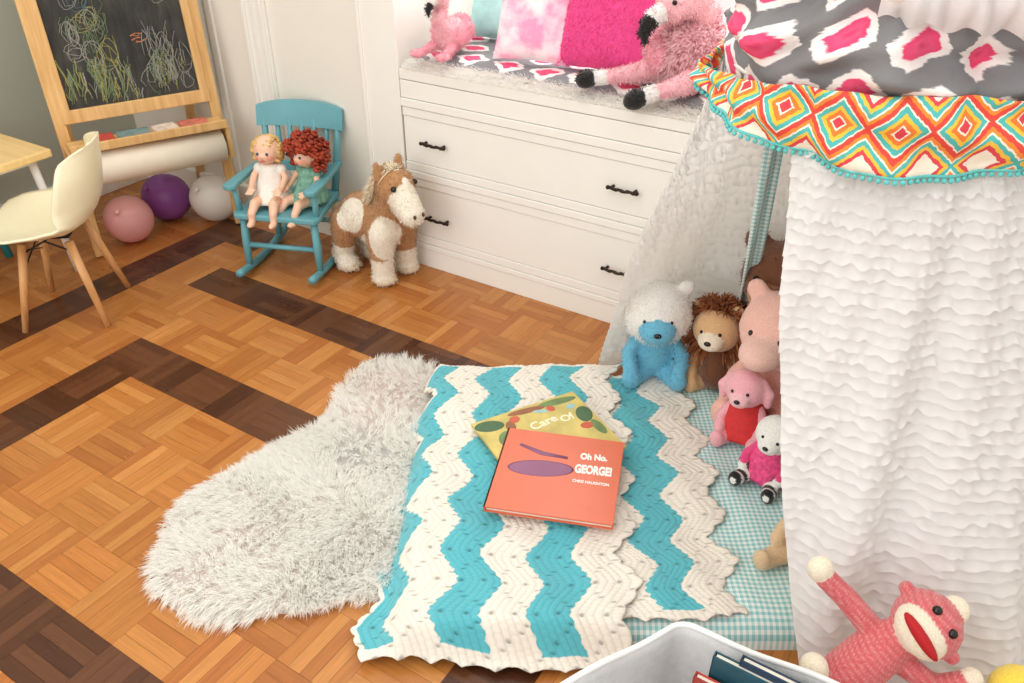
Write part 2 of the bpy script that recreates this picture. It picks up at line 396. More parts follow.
# ---------------------------------------------------------------- plush helpers
BK=(.006,.005,.005,1)
def eyes(parent,pts,r,mat=BLACK):
    for p in pts: MB().ell(p,r,None,10,8).build('eye',mat,parent)
PINKF=S(252,192,200); PINKD=S(249,168,184)
def flamingo_small(loc,rz):
    r=thing('flamingo','small pink plush flamingo sitting at left end of the bench','plush toy',loc,rz,'plush flamingos on the bench')
    k_=.92
    p=[('e',(0,.01,.060),(.05,.062,.052),None,PINKF),('e',(0,.065,.085),(.034,.034,.03),None,PINKD),
       ('t',[(0,-.03,.08),(0,-.055,.12),(0,-.035,.155),(0,-.04,.172)],[.030,.022,.019,.021],PINKF),('e',(0,-.048,.178),(.029,.032,.027),None,PINKF),
       ('t',[(0,-.072,.176),(0,-.092,.170)],[.014,.012],S(240,232,226)),('t',[(0,-.096,.166),(0,-.108,.150),(0,-.106,.138)],[.012,.009,.005],BK),
       ('t',[(-.028,-.02,.035),(-.045,-.09,.018)],[.017,.012],PINKD),('t',[(.028,-.02,.035),(.045,-.09,.018)],[.017,.012],PINKD),
       ('e',(-.048,-.108,.017),(.022,.026,.013),None,PINKD),('e',(.048,-.108,.017),(.022,.026,.013),None,PINKD),
       ('e',(-.05,.02,.068),(.015,.05,.032),(.3,0,0),PINKD),('e',(.05,.02,.068),(.015,.05,.032),(.3,0,0),PINKD)]
    def sp(q): return ('e',tuple(c*k_ for c in q[1]),tuple(c*k_ for c in q[2]),q[3],q[4]) if q[0]=='e' else ('t',[tuple(c*k_ for c in a) for a in q[1]],[a*k_ for a in q[2]],q[3])
    b=blob('body',[sp(q) for q in p],r,.0038); eyes(r,[(-.024,-.058,.170),(.024,-.058,.170)],.0045); fur_from(b,3600,.012,.0009,'feathers',r,0)
flamingo_small((-1.515,2.05,.686),A-.55)
def flamingo_big():
    L=Vector((-.80,2.13,.686)); r=thing('flamingo','large shaggy pink plush flamingo sprawled on bench with black feet','plush toy',L,0,'plush flamingos on the bench')
    def q(x,y,z): return (x-L.x,y-L.y,z-L.z)
    W_=S(245,240,238)
    p=[('e',(.02,.0,.085),(.125,.105,.085),None,PINKF),('e',(.10,.05,.12),(.06,.06,.05),None,PINKD),
       ('t',[(.0,-.02,.12),(.035,-.005,.175),(.02,-.035,.212),(-.02,-.065,.208)],[.055,.042,.038,.040],PINKF),
       ('e',(-.025,-.070,.204),(.043,.044,.040),(0,0,.6),PINKF),('t',[(-.042,-.100,.194),(-.056,-.122,.184)],[.024,.021],W_),('t',[(-.060,-.129,.176),(-.068,-.142,.152),(-.064,-.140,.128)],[.021,.016,.008],BK),
       ('e',(-.06,-.06,.085),(.030,.065,.048),(.2,0,.6),PINKD),
       ('t',[q(-.85,2.09,.74),q(-.90,2.045,.722),q(-.945,2.01,.714),q(-.972,1.992,.710)],[.034,.025,.020,.019],PINKF),('t',[q(-.972,1.992,.710),q(-.988,1.983,.708)],[.0205,.0205],W_),('e',q(-1.012,1.970,.704),(.031,.026,.023),(0,-.2,.4),BK),
       ('t',[q(-.74,2.05,.735),q(-.755,2.0,.722),q(-.785,1.968,.712),q(-.808,1.948,.705)],[.036,.027,.021,.020],PINKF),('t',[q(-.808,1.948,.705),q(-.824,1.936,.698)],[.0215,.0215],W_),('e',q(-.846,1.920,.690),(.033,.027,.025),(0,-.4,.4),BK)]
    b=blob('body',p,r,.0045); fur_from(b,9000,.012,.0012,'fuzz',r,.1)
    f=MB()
    for c,rr,n in(((.02,.0,.085),(.122,.102,.084),5600),((.10,.05,.12),(.058,.058,.048),900)):
        for k in range(n):
            d=rdir(); pt=Vector((c[0]+d.x*rr[0],c[1]+d.y*rr[1],c[2]+d.z*rr[2]))
            if pt.z<.02: continue
            f.blade(pt,d+rdir()*.65,random.uniform(.018,.034),.0036,Vector((0,-.003,-.008)))
    o=f.build('feathers',M('pink feather fabric',S(255,222,227),.95,.05,30,sheen=.3,trans=.5),r); o['kind']='stuff'
    eyes(r,[(-.061,-.083,.222),(-.008,-.108,.222)],.0065)
flamingo_big()

# ---------------------------------------------------------------- easel
def slate_mat():
    t=NT('chalkboard slate'); mp=t.n('ShaderNodeMapping'); mp.inputs['Scale'].default_value=(30,1,7); t.l(t.tc('Object'),mp.inputs[0])
    a=t.noise(1,5,mp.outputs[0],.7); b=t.noise(7,3)
    k=t.math('MULTIPLY',t.math('MULTIPLY',a,a),b)
    t.col(t.ramp(k,[(.05,S(46,46,46)),(.2,S(74,74,68)),(.34,S(112,114,100))])); t.p(Roughness=.9); return t.m
def easel():
    L=Vector((-2.575,1.385,0)); Rr=Vector((-2.36,1.86,0)); m=(L+Rr)/2; d=Rr-L; w=d.length/2
    r=thing('easel','tall pine chalkboard easel with chalk scribbles and a paper roll','easel',m,math.atan2(d.y,d.x))
    lean=.10
    Y=lambda z: z*lean
    for s in(-1,1):
        MB().box((s*(w-.016),Y(.6),.61),(.034,.022,1.22),(-math.atan(lean),0,0)).build('leg',PINE,r,smooth=False,bevel=.003)
        mb=MB(); mb.box((s*(w-.05),.24,.58),(.030,.020,1.18),(math.atan(.20),0,0)); mb.build('leg',PINE,r,smooth=False,bevel=.003)
        MB().tube([(s*(w-.03),Y(.30)+.01,.30),(s*(w-.045),.285,.30)],.008,8).build('brace',PINE,r)
    al=-math.atan(lean)
    fr=MB(); bz0,bz1=.455,1.13
    for z,h in((bz0+.017,.042),(bz1,.035)): fr.box((0,Y(z)-.004,z),(2*w-.05,.024,h),(al,0,0))
    for s in(-1,1): fr.box((s*(w-.042),Y(.8)-.006,(bz0+bz1)/2),(.026,.022,bz1-bz0),(al,0,0))
    fr.build('frame',PINE,r,smooth=False,bevel=.003)
    b=MB().box((0,Y(.80),.80),(2*w-.09,.010,.66),(al,0,0)).build('chalkboard',slate_mat(),r,smooth=False)
    cm=[M('white chalk',S(150,150,143),1,.5,500),M('yellow chalk',S(156,152,92),1,.5,500),M('green chalk',S(112,130,96),1,.5,500),M('orange chalk',S(186,122,90),1,.4,300),M('blue chalk',S(90,118,138),1,.5,500)]
    cs=[MB() for _ in cm]; rn=random.Random(11)
    def stroke(pts,k,rad=.0012): cs[k].tube([(x,Y(z)-.0052,z) for x,z in pts],rad,5)
    def loops(x,z,rx,rz,n,k,rad,drx=0,drz=0): stroke([(x+drx*t/n+rx*math.cos(t*.8)*(.7+.3*math.sin(t)),z+drz*t/n+rz*math.sin(t*.8+.4*math.sin(t*.5))) for t in range(n)],k,rad)
    for i in range(120):
        x=rn.uniform(-.20,.02); z=rn.uniform(.492,.57); hh=rn.uniform(.02,.09); sl=rn.uniform(-.3,.3)
        stroke([(x+sl*hh*j/4+rn.uniform(-.003,.003),z+hh*j/4) for j in range(5)],rn.choice((0,1,1,2,2)),rn.choice((.0008,.0014,.0020)))
    for i in range(12): loops(rn.uniform(-.17,.0),rn.uniform(.60,.80),rn.uniform(.015,.04),rn.uniform(.02,.05),rn.randint(16,34),rn.choice((1,2,1,0)),.0012,rn.uniform(-.03,.06),rn.uniform(-.04,.04))
    for i in range(14): loops(rn.uniform(.05,.18),rn.uniform(.53,.70),rn.uniform(.010,.03),rn.uniform(.02,.05),rn.randint(12,30),rn.choice((0,0,0,2,1)),.0013,rn.uniform(-.04,.04),rn.uniform(-.05,.05))
    for i in range(20):
        x=rn.uniform(.08,.19); z=rn.uniform(.50,.62); hh=rn.uniform(.04,.12); sl=rn.uniform(-.4,.4)
        stroke([(x+sl*hh*j/5+rn.uniform(-.005,.005),z+hh*j/5) for j in range(6)],rn.choice((0,0,1)),rn.choice((.0008,.0016)))
    for i in range(7):
        x=rn.uniform(.03,.045); z=rn.uniform(.665,.69); stroke([(x,z),(x+.016,z+rn.uniform(-.008,.008)),(x+.03,z+.005)],3,.0015)
    for i in range(10): loops(rn.uniform(-.18,.16),rn.uniform(.78,1.02),.03,.03,rn.randint(10,26),rn.choice((1,2,0,4)),.0011,.03,.02)
    for mb,mt_,nm in zip(cs,cm,('white','yellow','green','orange','blue')):
        if mb.v: o=mb.build('chalk_marks',mt_,b); o['label']=nm+' chalk scribbles'; o['kind']='stuff'
    MB().box((0,-.03,.395),(2*w-.03,.10,.012)).box((0,-.078,.402),(2*w-.03,.010,.028)).build('tray',PINE,r,smooth=False,bevel=.002)
    pr=MB(); pr.M=Matrix.Translation((-.228,-.035,.318))@Matrix.Rotation(PI/2,4,'Y'); pr.lathe([(.012,0),(.054,0),(.054,.456),(.012,.456)],32)
    pr.build('paper_roll',M('cream drawing paper',S(246,236,216),.8,.02),r)
    MB().tube([(-w+.01,-.035,.318),(w-.01,-.035,.318)],.010,10).build('dowel',PINE,r)
    for s in(-1,1): MB().box((s*(w-.012),-.012,.33),(.016,.10,.11)).build('roll_bracket',PINE,r,smooth=False,bevel=.003)
    rot=r.rotation_euler.z
    def wl(x,y,z): return m+Matrix.Rotation(rot,3,'Z')@Vector((x,y,z))
    for i,(cc,nm,ww,hh) in enumerate(((S(196,70,60),'red',.085,.010),(S(120,150,150),'blue',.10,.008),(S(232,214,198),'cream',.075,.009),(S(214,120,104),'coral',.09,.008))):
        bk=thing('book','thin flat %s book lying in the easel tray'%nm,'book',wl((-.15,-.045,.055,.15)[i],-.022,.4015),rot+(.06,-.05,.08,-.05)[i],'books in the easel tray')
        MB().box((0,0,hh-.001),(ww,.072,.002)).box((0,0,.001),(ww,.072,.002)).box((0,.035,hh/2),(ww,.002,hh)).build('cover',M(nm+' book cover',cc,.5,.25,60),bk,smooth=False)
        MB().box((0,-.002,hh/2),(ww-.004,.067,hh-.004)).build('pages',M('book pages',S(240,235,220),.8),bk,smooth=False)
easel()
def balloon(label,loc,rad,c):
    r=thing('balloon',label,'balloon',loc,random.random()*3,'balloons under the easel')
    t=NT('balloon rubber '+label[:12]); t.col(c); t.p(Roughness=.18); t.translucent(c,.25)
    prof=[(.002,-1.0)]+[(math.sin(a)*(1+.02*math.cos(a)),-math.cos(a)*(1.0 if a<PI/2 else 1.12)) for a in [PI*i/16 for i in range(1,16)]]+[(.03,1.13)]
    mb=MB(); mb.M=Matrix.Translation((0,0,rad))@Matrix.Rotation(.9,4,'X'); mb.lathe([(p*rad,z*rad) for p,z in prof],28); mb.build('skin',t.m,r)
    mb=MB(); mb.M=Matrix.Translation((0,0,rad))@Matrix.Rotation(.9,4,'X'); mb.lathe([(.03*rad,1.12*rad),(.07*rad,1.17*rad),(.03*rad,1.20*rad),(.12*rad,1.28*rad),(.10*rad,1.285*rad)],12); mb.build('knot',t.m,r)
for lab,px,py,c,rd in (('pink balloon on the floor nearest the shell chair',129,219,S(253,190,188),.083),('purple balloon between the pink and white balloons',167,197,S(160,92,172),.086),('white balloon on the floor next to the teal rocking chair',214,198,S(255,250,243),.085)):
    x,y=C(px,py,rd); balloon(lab,R(x,y,0),rd,c)

# ---------------------------------------------------------------- table, stool and shell chair
TW=wood('table birch',S(232,194,128),S(246,214,152),(4,60,60))
tb=thing('table','low childrens table with pale wood top and white metal legs','table',(-2.785,.97,0))
WM=M('white powder coated metal',S(240,240,236),.35,.01)
MB().box((0,0,.408),(.53,.70,.026)).build('tabletop',TW,tb,smooth=False,bevel=.005)
for sx in(-1,1):
    for sy in(-1,1): MB().tube([(sx*.22,sy*.30,.398),(sx*.245,sy*.325,.0)],[.013,.011],10).build('leg',WM,tb)
MB().box((0,0,.388),(.46,.62,.016)).build('apron',WM,tb,smooth=False)
TEAL=M('teal painted wood',S(104,168,178),.45,.06,14)
TEAL2=M('bright teal painted wood',S(40,150,160),.45,.05,14)
so=thing('stool','bright teal stool tucked under the pale table at far left','stool',(-2.928,1.145,0))
MB().box((0,0,.235),(.20,.19,.022)).build('seat',TEAL2,so,smooth=False,bevel=.006)
for sx in(-1,1):
    for sy in(-1,1): MB().tube([(sx*.075,sy*.07,.228),(sx*.092,sy*.085,0)],[.014,.012],10).build('leg',TEAL2,so)
def shell_chair():
    r=thing('shell_chair','cream moulded shell chair with splayed wooden dowel legs beside the table','chair',R(-1.345,2.205,0),A-math.radians(82))
    prof=[(-.175,.292,.115),(-.165,.303,.15),(-.12,.300,.175),(-.05,.287,.188),(.02,.283,.192),(.08,.292,.193),(.12,.318,.192),(.145,.36,.187),(.160,.41,.176),(.172,.46,.158),(.182,.51,.125),(.186,.53,.09),(.188,.54,.05)]
    n=len(prof)-1
    def fn(u,v):
        k=v*n; i=min(n-1,int(k)); t=k-i; a=2*u-1
        y,z,w=[lerp(prof[i][j],prof[i+1][j],t) for j in range(3)]
        seat=1-sm(.4,.65,v); edge=abs(a)**2.6
        bend=sm(.08,.5,v)*(1-sm(.80,1,v))
        return (a*w, y-(1-seat)*edge*.06*bend-.01*(1-seat)*edge, z+edge*(.055*seat*sm(.0,.4,v)-.004))
    MB().grid(fn,28,44).build('seat_shell',M('cream plastic',S(246,238,204),.35,.01),r,solid=.007)
    LW=wood('beech dowel',S(204,148,92),S(230,178,118),(60,60,4))
    for sx in(-1,1):
        for yo in(-.115,.115):
            MB().tube([(sx*.075,yo*.55,.262),(sx*.122,yo*1.02,.0)],[.013,.009],12).build('leg',LW,r)
    b=MB()
    for sx in(-1,1):
        b.tube([(sx*.082,-.068,.235),(sx*.08,0,.270),(sx*.082,.068,.235)],.003,6); b.tube([(sx*.094,-.085,.17),(-sx*.080,-.066,.245)],.0022,6)
    b.tube([(-.08,0,.268),(.08,0,.268)],.0035,6); b.box((0,0,.272),(.12,.12,.012))
    b.build('brace',M('black metal rod',S(50,48,46),.4,.05,metal=.5),r)
shell_chair()

# ---------------------------------------------------------------- rocking chair and dolls
RC=(-.730,2.535); RZ=A-math.radians(10.8)
def rloc(x,y,z):
    v=Matrix.Rotation(RZ,3,'Z')@Vector((x,y,0)); b=R(*RC,0); return b+v+Vector((0,0,z))
def rocker():
    r=thing('rocking_chair','teal painted doll sized rocking chair holding two dolls','rocking chair',R(*RC,0),RZ)
    for s in(-1,1):
        MB().tube([(s*.125,y,.013+.55*y*y*(1 if y>0 else .9)) for y in [-.19+.38*i/14 for i in range(15)]],.013,8).build('rocker',TEAL,r)
        MB().tube([(s*.12,-.105,.205),(s*.123,-.11,.11),(s*.125,-.115,.018)],[.011,.014,.010],10).build('leg',TEAL,r)
        MB().tube([(s*.115,.10,.205),(s*.12,.115,.11),(s*.125,.12,.018)],[.011,.014,.010],10).build('leg',TEAL,r)
        MB().tube([(s*.112,.105,.20),(s*.124,.135,.34),(s*.132,.165,.46)],[.013,.012,.010],10).build('back_post',TEAL,r)
        MB().tube([(s*.13,-.10,.205),(s*.135,-.105,.30)],[.011,.009],10).build('arm_post',TEAL,r)
        MB().prism([(s*.12,.135),(s*.118,-.10),(s*.112,-.135),(s*.128,-.15),(s*.152,-.14),(s*.155,-.10),(s*.140,.135)],.300,.316).build('armrest',TEAL,r,bevel=.003)
    MB().prism([(-.135,-.135),(.135,-.135),(.145,-.12),(.125,.12),(-.125,.12),(-.145,-.12)],.198,.218).build('seat',TEAL,r,smooth=False,bevel=.005)
    for nm,(z0,z1,w,yy) in (('top_rail',(.415,.495,.30,.145)),('lower_rail',(.27,.30,.24,.115))):
        mb=MB(); N=14; ring=[]
        for i in range(N+1):
            u=i/N; x=(u-.5)*w; yb=yy+.02*(1-(2*u-1)**2); zt=z1-(z1-z0)*.2*abs(2*u-1)**3; dy=(zt-z0)*.25
            ring.append([mb.V((x,yb-.007,z0)),mb.V((x,yb+.007,z0)),mb.V((x,yb+.007+dy,zt)),mb.V((x,yb-.007+dy,zt))])
        for i in range(N):
            for k in range(4): mb.Fc((ring[i][k],ring[i][(k+1)%4],ring[i+1][(k+1)%4],ring[i+1][k]))
        mb.Fc(ring[0]); mb.Fc(ring[-1][::-1]); mb.build(nm,TEAL,r,smooth=False)
    for x in(-.08,-.04,0,.04,.08):
        MB().tube([(x,.135,.29),(x*1.05,.15,.36),(x*1.1,.168,.44)],[.007,.010,.007],8).build('spindle',TEAL,r)
    MB().tube([(-.122,-.11,.10),(.122,-.11,.10)],[.009,.009],8).build('stretcher',TEAL,r)
    MB().tube([(-.122,.117,.10),(.122,.117,.10)],[.009,.009],8).build('stretcher',TEAL,r)
rocker()
SKIN=S(244,198,168)
def skinm():
    t=NT('doll vinyl'); at=t.n('ShaderNodeAttribute'); at.attribute_name='Col'; t.col(at.outputs[0]); t.p(Roughness=.45); return t.m
PLUSH_SKIN=skinm()
def doll(label,loc,rz,dress,hair,style,sc):
    r=thing('doll',label,'doll',loc,rz,'dolls on the rocking chair')
    K=lambda p:tuple(c*sc for c in p)
    g=.86; HC=(0,0,.158)
    hp_=lambda x,y,z:(HC[0]+(x-HC[0])*g,HC[1]+(y-HC[1])*g,HC[2]+(z-HC[2])*g); hr=lambda a,b,c:(a*g,b*g,c*g)
    p=[('e',hp_(0,.0,.160),hr(.044,.042,.047),None,SKIN),('e',hp_(0,-.012,.146),hr(.036,.034,.028),None,SKIN),('e',hp_(0,-.044,.150),hr(.006,.007,.006),None,SKIN),
       ('t',[(0,.005,.10),(0,.003,.130)],[.018,.016],SKIN),('e',(0,.012,.065),(.030,.025,.060),None,SKIN)]
    for s in(-1,1):
        p+=[('e',hp_(s*.043,.003,.152),(.005,.007,.010),None,SKIN),('t',[(s*.03,.005,.108),(s*.048,-.010,.082),(s*.044,-.045,.062),(s*.041,-.058,.058)],[.0115,.010,.0085,.0105],SKIN),
            ('t',[(s*.02,-.005,.022),(s*.028,-.075,.026),(s*.032,-.098,.004),(s*.032,-.100,-.016)],[.018,.015,.0115,.0105],SKIN),('e',(s*.032,-.111,-.022),(.011,.019,.009),None,SKIN)]
        for k in range(4): p.append(('t',[(s*(.034+.005*k),-.062,.057),(s*(.032+.006*k),-.076,.053)],[.0034,.0028],SKIN))
        p.append(('t',[(s*.032,-.056,.059),(s*.025,-.066,.061)],[.0035,.003],SKIN))
    def sp(q):
        return ('e',K(q[1]),K(q[2]),q[3],q[4]) if q[0]=='e' else ('t',[K(a) for a in q[1]],[a*sc for a in q[2]],q[3])
    def cf(co,col):
        for s in(-1,1):
            d=np.linalg.norm((co/sc-np.array(hp_(s*.024,-.038,.143)))/np.array((.010,.018,.008)),axis=1)<1; col[d]=S(244,166,146)
        return col
    blob('body',[sp(q) for q in p],r,.0034,3,cf,PLUSH_SKIN)
    mb=MB(); mb.M=Matrix.Scale(sc,4)
    prof=[(.021,.120),(.031,.110),(.033,.085),(.040,.06),(.051,.035),(.058,.016)]
    def dr(u,v):
        k=v*5; rr=np.interp(k,range(6),[q[0] for q in prof])*(1+.05*math.sin(u*2*PI*9)*v); z=np.interp(k,range(6),[q[1] for q in prof])
        return (rr*math.cos(u*2*PI),.008-v*.016+rr*math.sin(u*2*PI),z)
    mb.grid(dr,36,12)
    for s in(-1,1): mb.ell((s*.032,.002,.102),(.016,.015,.016))
    mb.build('dress',dress,r,solid=.002)
    h=MB(); h.M=Matrix.Scale(sc,4); rn=random.Random(5+style)
    for k in range(150 if style==0 else 380):
        d=rdir()
        if d.y<-.30 and d.z<(.62 if style==0 else .45): continue
        if d.z<-.6: continue
        q=g if style==0 else g*rn.uniform(1.05,1.85)
        c=Vector((d.x*.044*q,d.y*.042*q+.003,.160+d.z*.045*q))
        pts=[c+Vector((math.cos(t*1.4)*.0065,math.sin(t*1.4)*.0065,-t*.0028)) for t in range(6)]
        h.tube(pts,[.005,.0055,.006,.006,.005,.0035],6)
    h.build('hair',hair,r)
    eyes(r,[K(hp_(-.016,-.0405,.158)),K(hp_(.016,-.0405,.158))],(.0045*sc,.003*sc,.0045*sc),M('doll eye',S(60,80,110),.2,0))
    MB().ell(K(hp_(0,-.0445,.136)),(.007*sc,.004*sc,.003*sc)).build('mouth',M('doll lips',S(206,94,94),.5,0),r)
doll('blond baby doll in a white dress on the teal rocking chair',rloc(-.042,-.025,.219),RZ+.05,M('white cotton dress',S(246,240,232),.9,.05,60),M('blond doll hair',S(222,182,112),.6,.2,80),0,1.12)
doll('doll with curly red hair and green dress on the teal rocking chair',rloc(.080,-.010,.219),RZ-.45,M('green print cotton dress',S(120,170,150),.9,.35,70),M('red doll hair',S(158,56,28),.6,.25,80),1,1.06)

# ---------------------------------------------------------------- pony
def pony():
    TAN=S(190,140,92); WH=S(248,239,222); th=math.radians(52)
    r=thing('plush_pony','tan and white plush pony standing beside the white bench','plush toy',R(-.445,2.455,0),A+th)
    p=[('e',(0,.045,.19),(.077,.095,.075),None,TAN),('e',(0,-.05,.188),(.071,.073,.075),None,TAN),('e',(0,-.01,.150),(.056,.10,.042),None,WH),
       ('t',[(0,-.07,.22),(-.005,-.10,.275),(-.012,-.115,.32)],[.060,.054,.053],TAN),
       ('e',(-.018,-.13,.338),(.061,.058,.058),None,TAN),('t',[(-.024,-.15,.328),(-.040,-.207,.285)],[.048,.039],WH),('e',(-.043,-.218,.278),(.039,.034,.033),None,WH),
       ('t',[(-.022,-.172,.364),(-.032,-.195,.325)],[.015,.018],WH)]
    for s in(-1,1): p.append(('t',[(-.018+s*.037,-.105,.378),(-.018+s*.048,-.102,.416)],[.020,.009],TAN))
    for x,y in((-.048,-.075),(.048,-.075),(-.050,.09),(.050,.09)):
        rear=y>0
        pts=[(x,y,.17),(x*1.05,y+(.012 if rear else 0),.10),(x*1.1,y+(.022 if rear else -.002),.055),(x*1.12,y+.0,.025)]
        p.append(('t',pts[:2],[.047,.037],TAN)); p.append(('t',pts[1:],[.037,.033,.036],WH)); p.append(('e',(x*1.12,y-.006,.018),(.039,.042,.018),None,S(228,212,186)))
    def cf(co,col):
        for c,q in(((-.065,.04,.215),(.052,.050,.062)),((-.05,-.10,.17),(.055,.05,.075))):
            d=np.linalg.norm((co-np.array(c))/np.array(q),axis=1)<1; col[d]=WH
        return col
    b=blob('body',p,r,.005,4,cf)
    fur_from(b,11000,.012,.0009,'fur',r,.5)
    f=MB()
    for k in range(1500):
        t=random.random()
        if t<.75: bb=Vector((.0+random.uniform(-.012,.012),lerp(-.02,-.09,t),lerp(.255,.388,t)))
        else: bb=Vector((-.02+random.uniform(-.018,.018),-.135+random.uniform(-.02,.02),.395))
        bb+=Vector((random.uniform(-.01,.01),.02,0))
        f.blade(bb,Vector((random.uniform(-1,1),random.uniform(-.4,.8),random.uniform(0,1))),random.uniform(.03,.05),.0016,Vector((random.uniform(-.015,.015),.01,-.03)))
    o=f.build('mane',M('cream yarn mane',S(240,224,194),.9,.15,60),r); o['kind']='stuff'
    f=MB()
    for k in range(500): f.blade(Vector((random.uniform(-.012,.012),.130,.215)),Vector((random.uniform(-.4,.4),1,random.uniform(-.6,.3))),random.uniform(.05,.09),.0018,Vector((0,.01,-.09)))
    o=f.build('tail',M('cream yarn mane',S(236,218,186)),r); o['kind']='stuff'
    eyes(r,[(-.063,-.167,.353),(.020,-.174,.353)],.009)
    for x in(-.062,-.030): MB().ell((x,-.247+(-.004 if x>-.05 else 0),.284),(.005,.005,.007)).build('nostril',M('brown stitch',S(90,60,40),.8,0),r)
pony()

# ---------------------------------------------------------------- fur rug
def rug():
    px=[(440,354),(412,346),(386,346),(364,352),(348,365),(338,384),(329,403),(312,418),(288,429),(262,442),(238,460),(208,474),(176,489),(158,513),(149,540),(138,566),(146,596),(178,616),(225,624),(262,612),(305,608),(350,597),(388,598),(440,560),(470,500),(475,430),(468,380)]
    pts=[C(x,y,.03) for x,y in px]; c=C(335,490,.02)
    an=sorted((math.atan2(p[1]-c[1],p[0]-c[0]),math.hypot(p[0]-c[0],p[1]-c[1])) for p in pts)
    a_=np.array([q[0] for q in an]); r_=np.array([q[1] for q in an])
    rad=lambda t: float(np.interp((t+PI)%(2*PI)-PI,np.r_[a_-2*PI,a_,a_+2*PI],np.r_[r_,r_,r_]))
    root=thing('fur_rug','fluffy white sheepskin shaped fur rug on the parquet floor','rug',R(c[0],c[1],0),A)
    zz=lambda q: .006+.026*(1-q**4)
    mb=MB(); N=96; ctr=mb.V((0,0,zz(0))); prev=None
    for k in range(1,9):
        q=k/8*.95; ring=[mb.V((rad(2*PI*j/N)*q*math.cos(2*PI*j/N),rad(2*PI*j/N)*q*math.sin(2*PI*j/N),zz(k/8))) for j in range(N)]
        for j in range(N):
            if prev is None: mb.Fc((ctr,ring[j],ring[(j+1)%N]))
            else: mb.Fc((prev[j],ring[j],ring[(j+1)%N],prev[(j+1)%N]))
        prev=ring
    b=[mb.V((mb.v[i][0],mb.v[i][1],.0015)) for i in prev]
    for j in range(N): mb.Fc((prev[j],b[j],b[(j+1)%N],prev[(j+1)%N]))
    mb.build('hide',FUR,root)
    f=MB(); NL=6600
    # soft locks: fibres of one lock gather towards a shared tip, with loose fibres between
    for k in range(NL):
        t=random.uniform(-PI,PI); q=math.sqrt(random.random())*.98; rr=rad(t)*q*.965
        x,y=rr*math.cos(t),rr*math.sin(t)
        if x>.33: continue
        o=Vector((math.cos(t),math.sin(t),0)); e=sm(.82,1,q)
        cl=Vector((math.sin(x*26+math.sin(y*17)*2),math.cos(y*23+x*9),0))*.24
        d0=o*(.08+.6*e)+cl+rdir()*.20+Vector((-.1,-.3,.66-.3*e)); L=random.uniform(.022,.034)
        for m_ in range(12):
            off=Vector((random.gauss(0,.005),random.gauss(0,.005),0))
            f.blade(Vector((x,y,zz(q)-.001))+off,d0-off*16+rdir()*.24,L*random.uniform(.8,1.1),.0009,o*.003+cl*.008+Vector((0,0,-.006)))
    o=f.build('pile',FUR,root); o['kind']='stuff'
rug()

# ---------------------------------------------------------------- mat, blanket, books
MX0,MX1,MY0,MY1,MH=-.20,.86,.970,1.80,.055
ZT=MH+.002
mt=thing('floor_mattress','thin floor mattress covered in aqua gingham under the tent','mattress',R((MX0+MX1)/2,(MY0+MY1)/2,0),A)
W_,D_=MX1-MX0,MY1-MY0
def mfn(u,v):
    a=2*u-1;b=2*v-1; 
    rx=min(1,(1-abs(a))*W_/2/.07); ry=min(1,(1-abs(b))*D_/2/.07)
    z=MH*math.sqrt(max(0,1-(1-rx)**2))*math.sqrt(max(0,1-(1-ry)**2))
    return (a*W_/2,b*D_/2,z+.002*math.sin(a*9+b*7)*min(rx,ry)+.0015*math.sin(a*31+b*6)*min(rx,ry))
mb=MB(); mb.grid(mfn,130,110,lambda u,v:(u*W_,v*D_)); mb.build('cover',GINGHAM,mt)
MB().box((0,0,.008),(W_-.02,D_-.02,.012)).build('base',M('white cotton',S(235,235,230),.9),mt,smooth=False)
def mh(x,y): return MH*sm(MX0-.055,MX0+.012,x)*sm(MY0-.045,MY0+.012,y)*(1-sm(MY1-.01,MY1+.04,y))
CRO=crochet_mat()
bl=thing('crochet_blanket','teal and cream zigzag crochet blanket spread over the floor mattress','blanket',R(0,1.4,0),A)
NP=6.0; ST=110; RW=6
def zig(v): 
    t=(v*NP)%1.0; tri=4*abs(t-.5)-1; return (.45*math.sin(tri*PI/2)+.55*tri)*.0205
TQ=S(92,190,202); CRM=S(247,239,225)
def stitch(su,v):
    row=math.floor(su*RW); f=su*RW-row
    a=abs(math.sin(PI*f))**.7; b=abs(math.sin(PI*(v*ST+.5*(row%2))))**.8
    hgt=a*(.40+.60*b)
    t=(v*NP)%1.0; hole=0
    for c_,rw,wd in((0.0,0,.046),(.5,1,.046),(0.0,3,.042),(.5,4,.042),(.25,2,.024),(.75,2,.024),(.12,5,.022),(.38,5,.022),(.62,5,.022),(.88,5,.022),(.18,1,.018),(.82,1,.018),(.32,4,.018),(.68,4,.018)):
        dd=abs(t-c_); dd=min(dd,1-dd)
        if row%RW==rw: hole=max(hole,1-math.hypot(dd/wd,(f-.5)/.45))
    return hgt,max(0,min(1,hole*1.8))
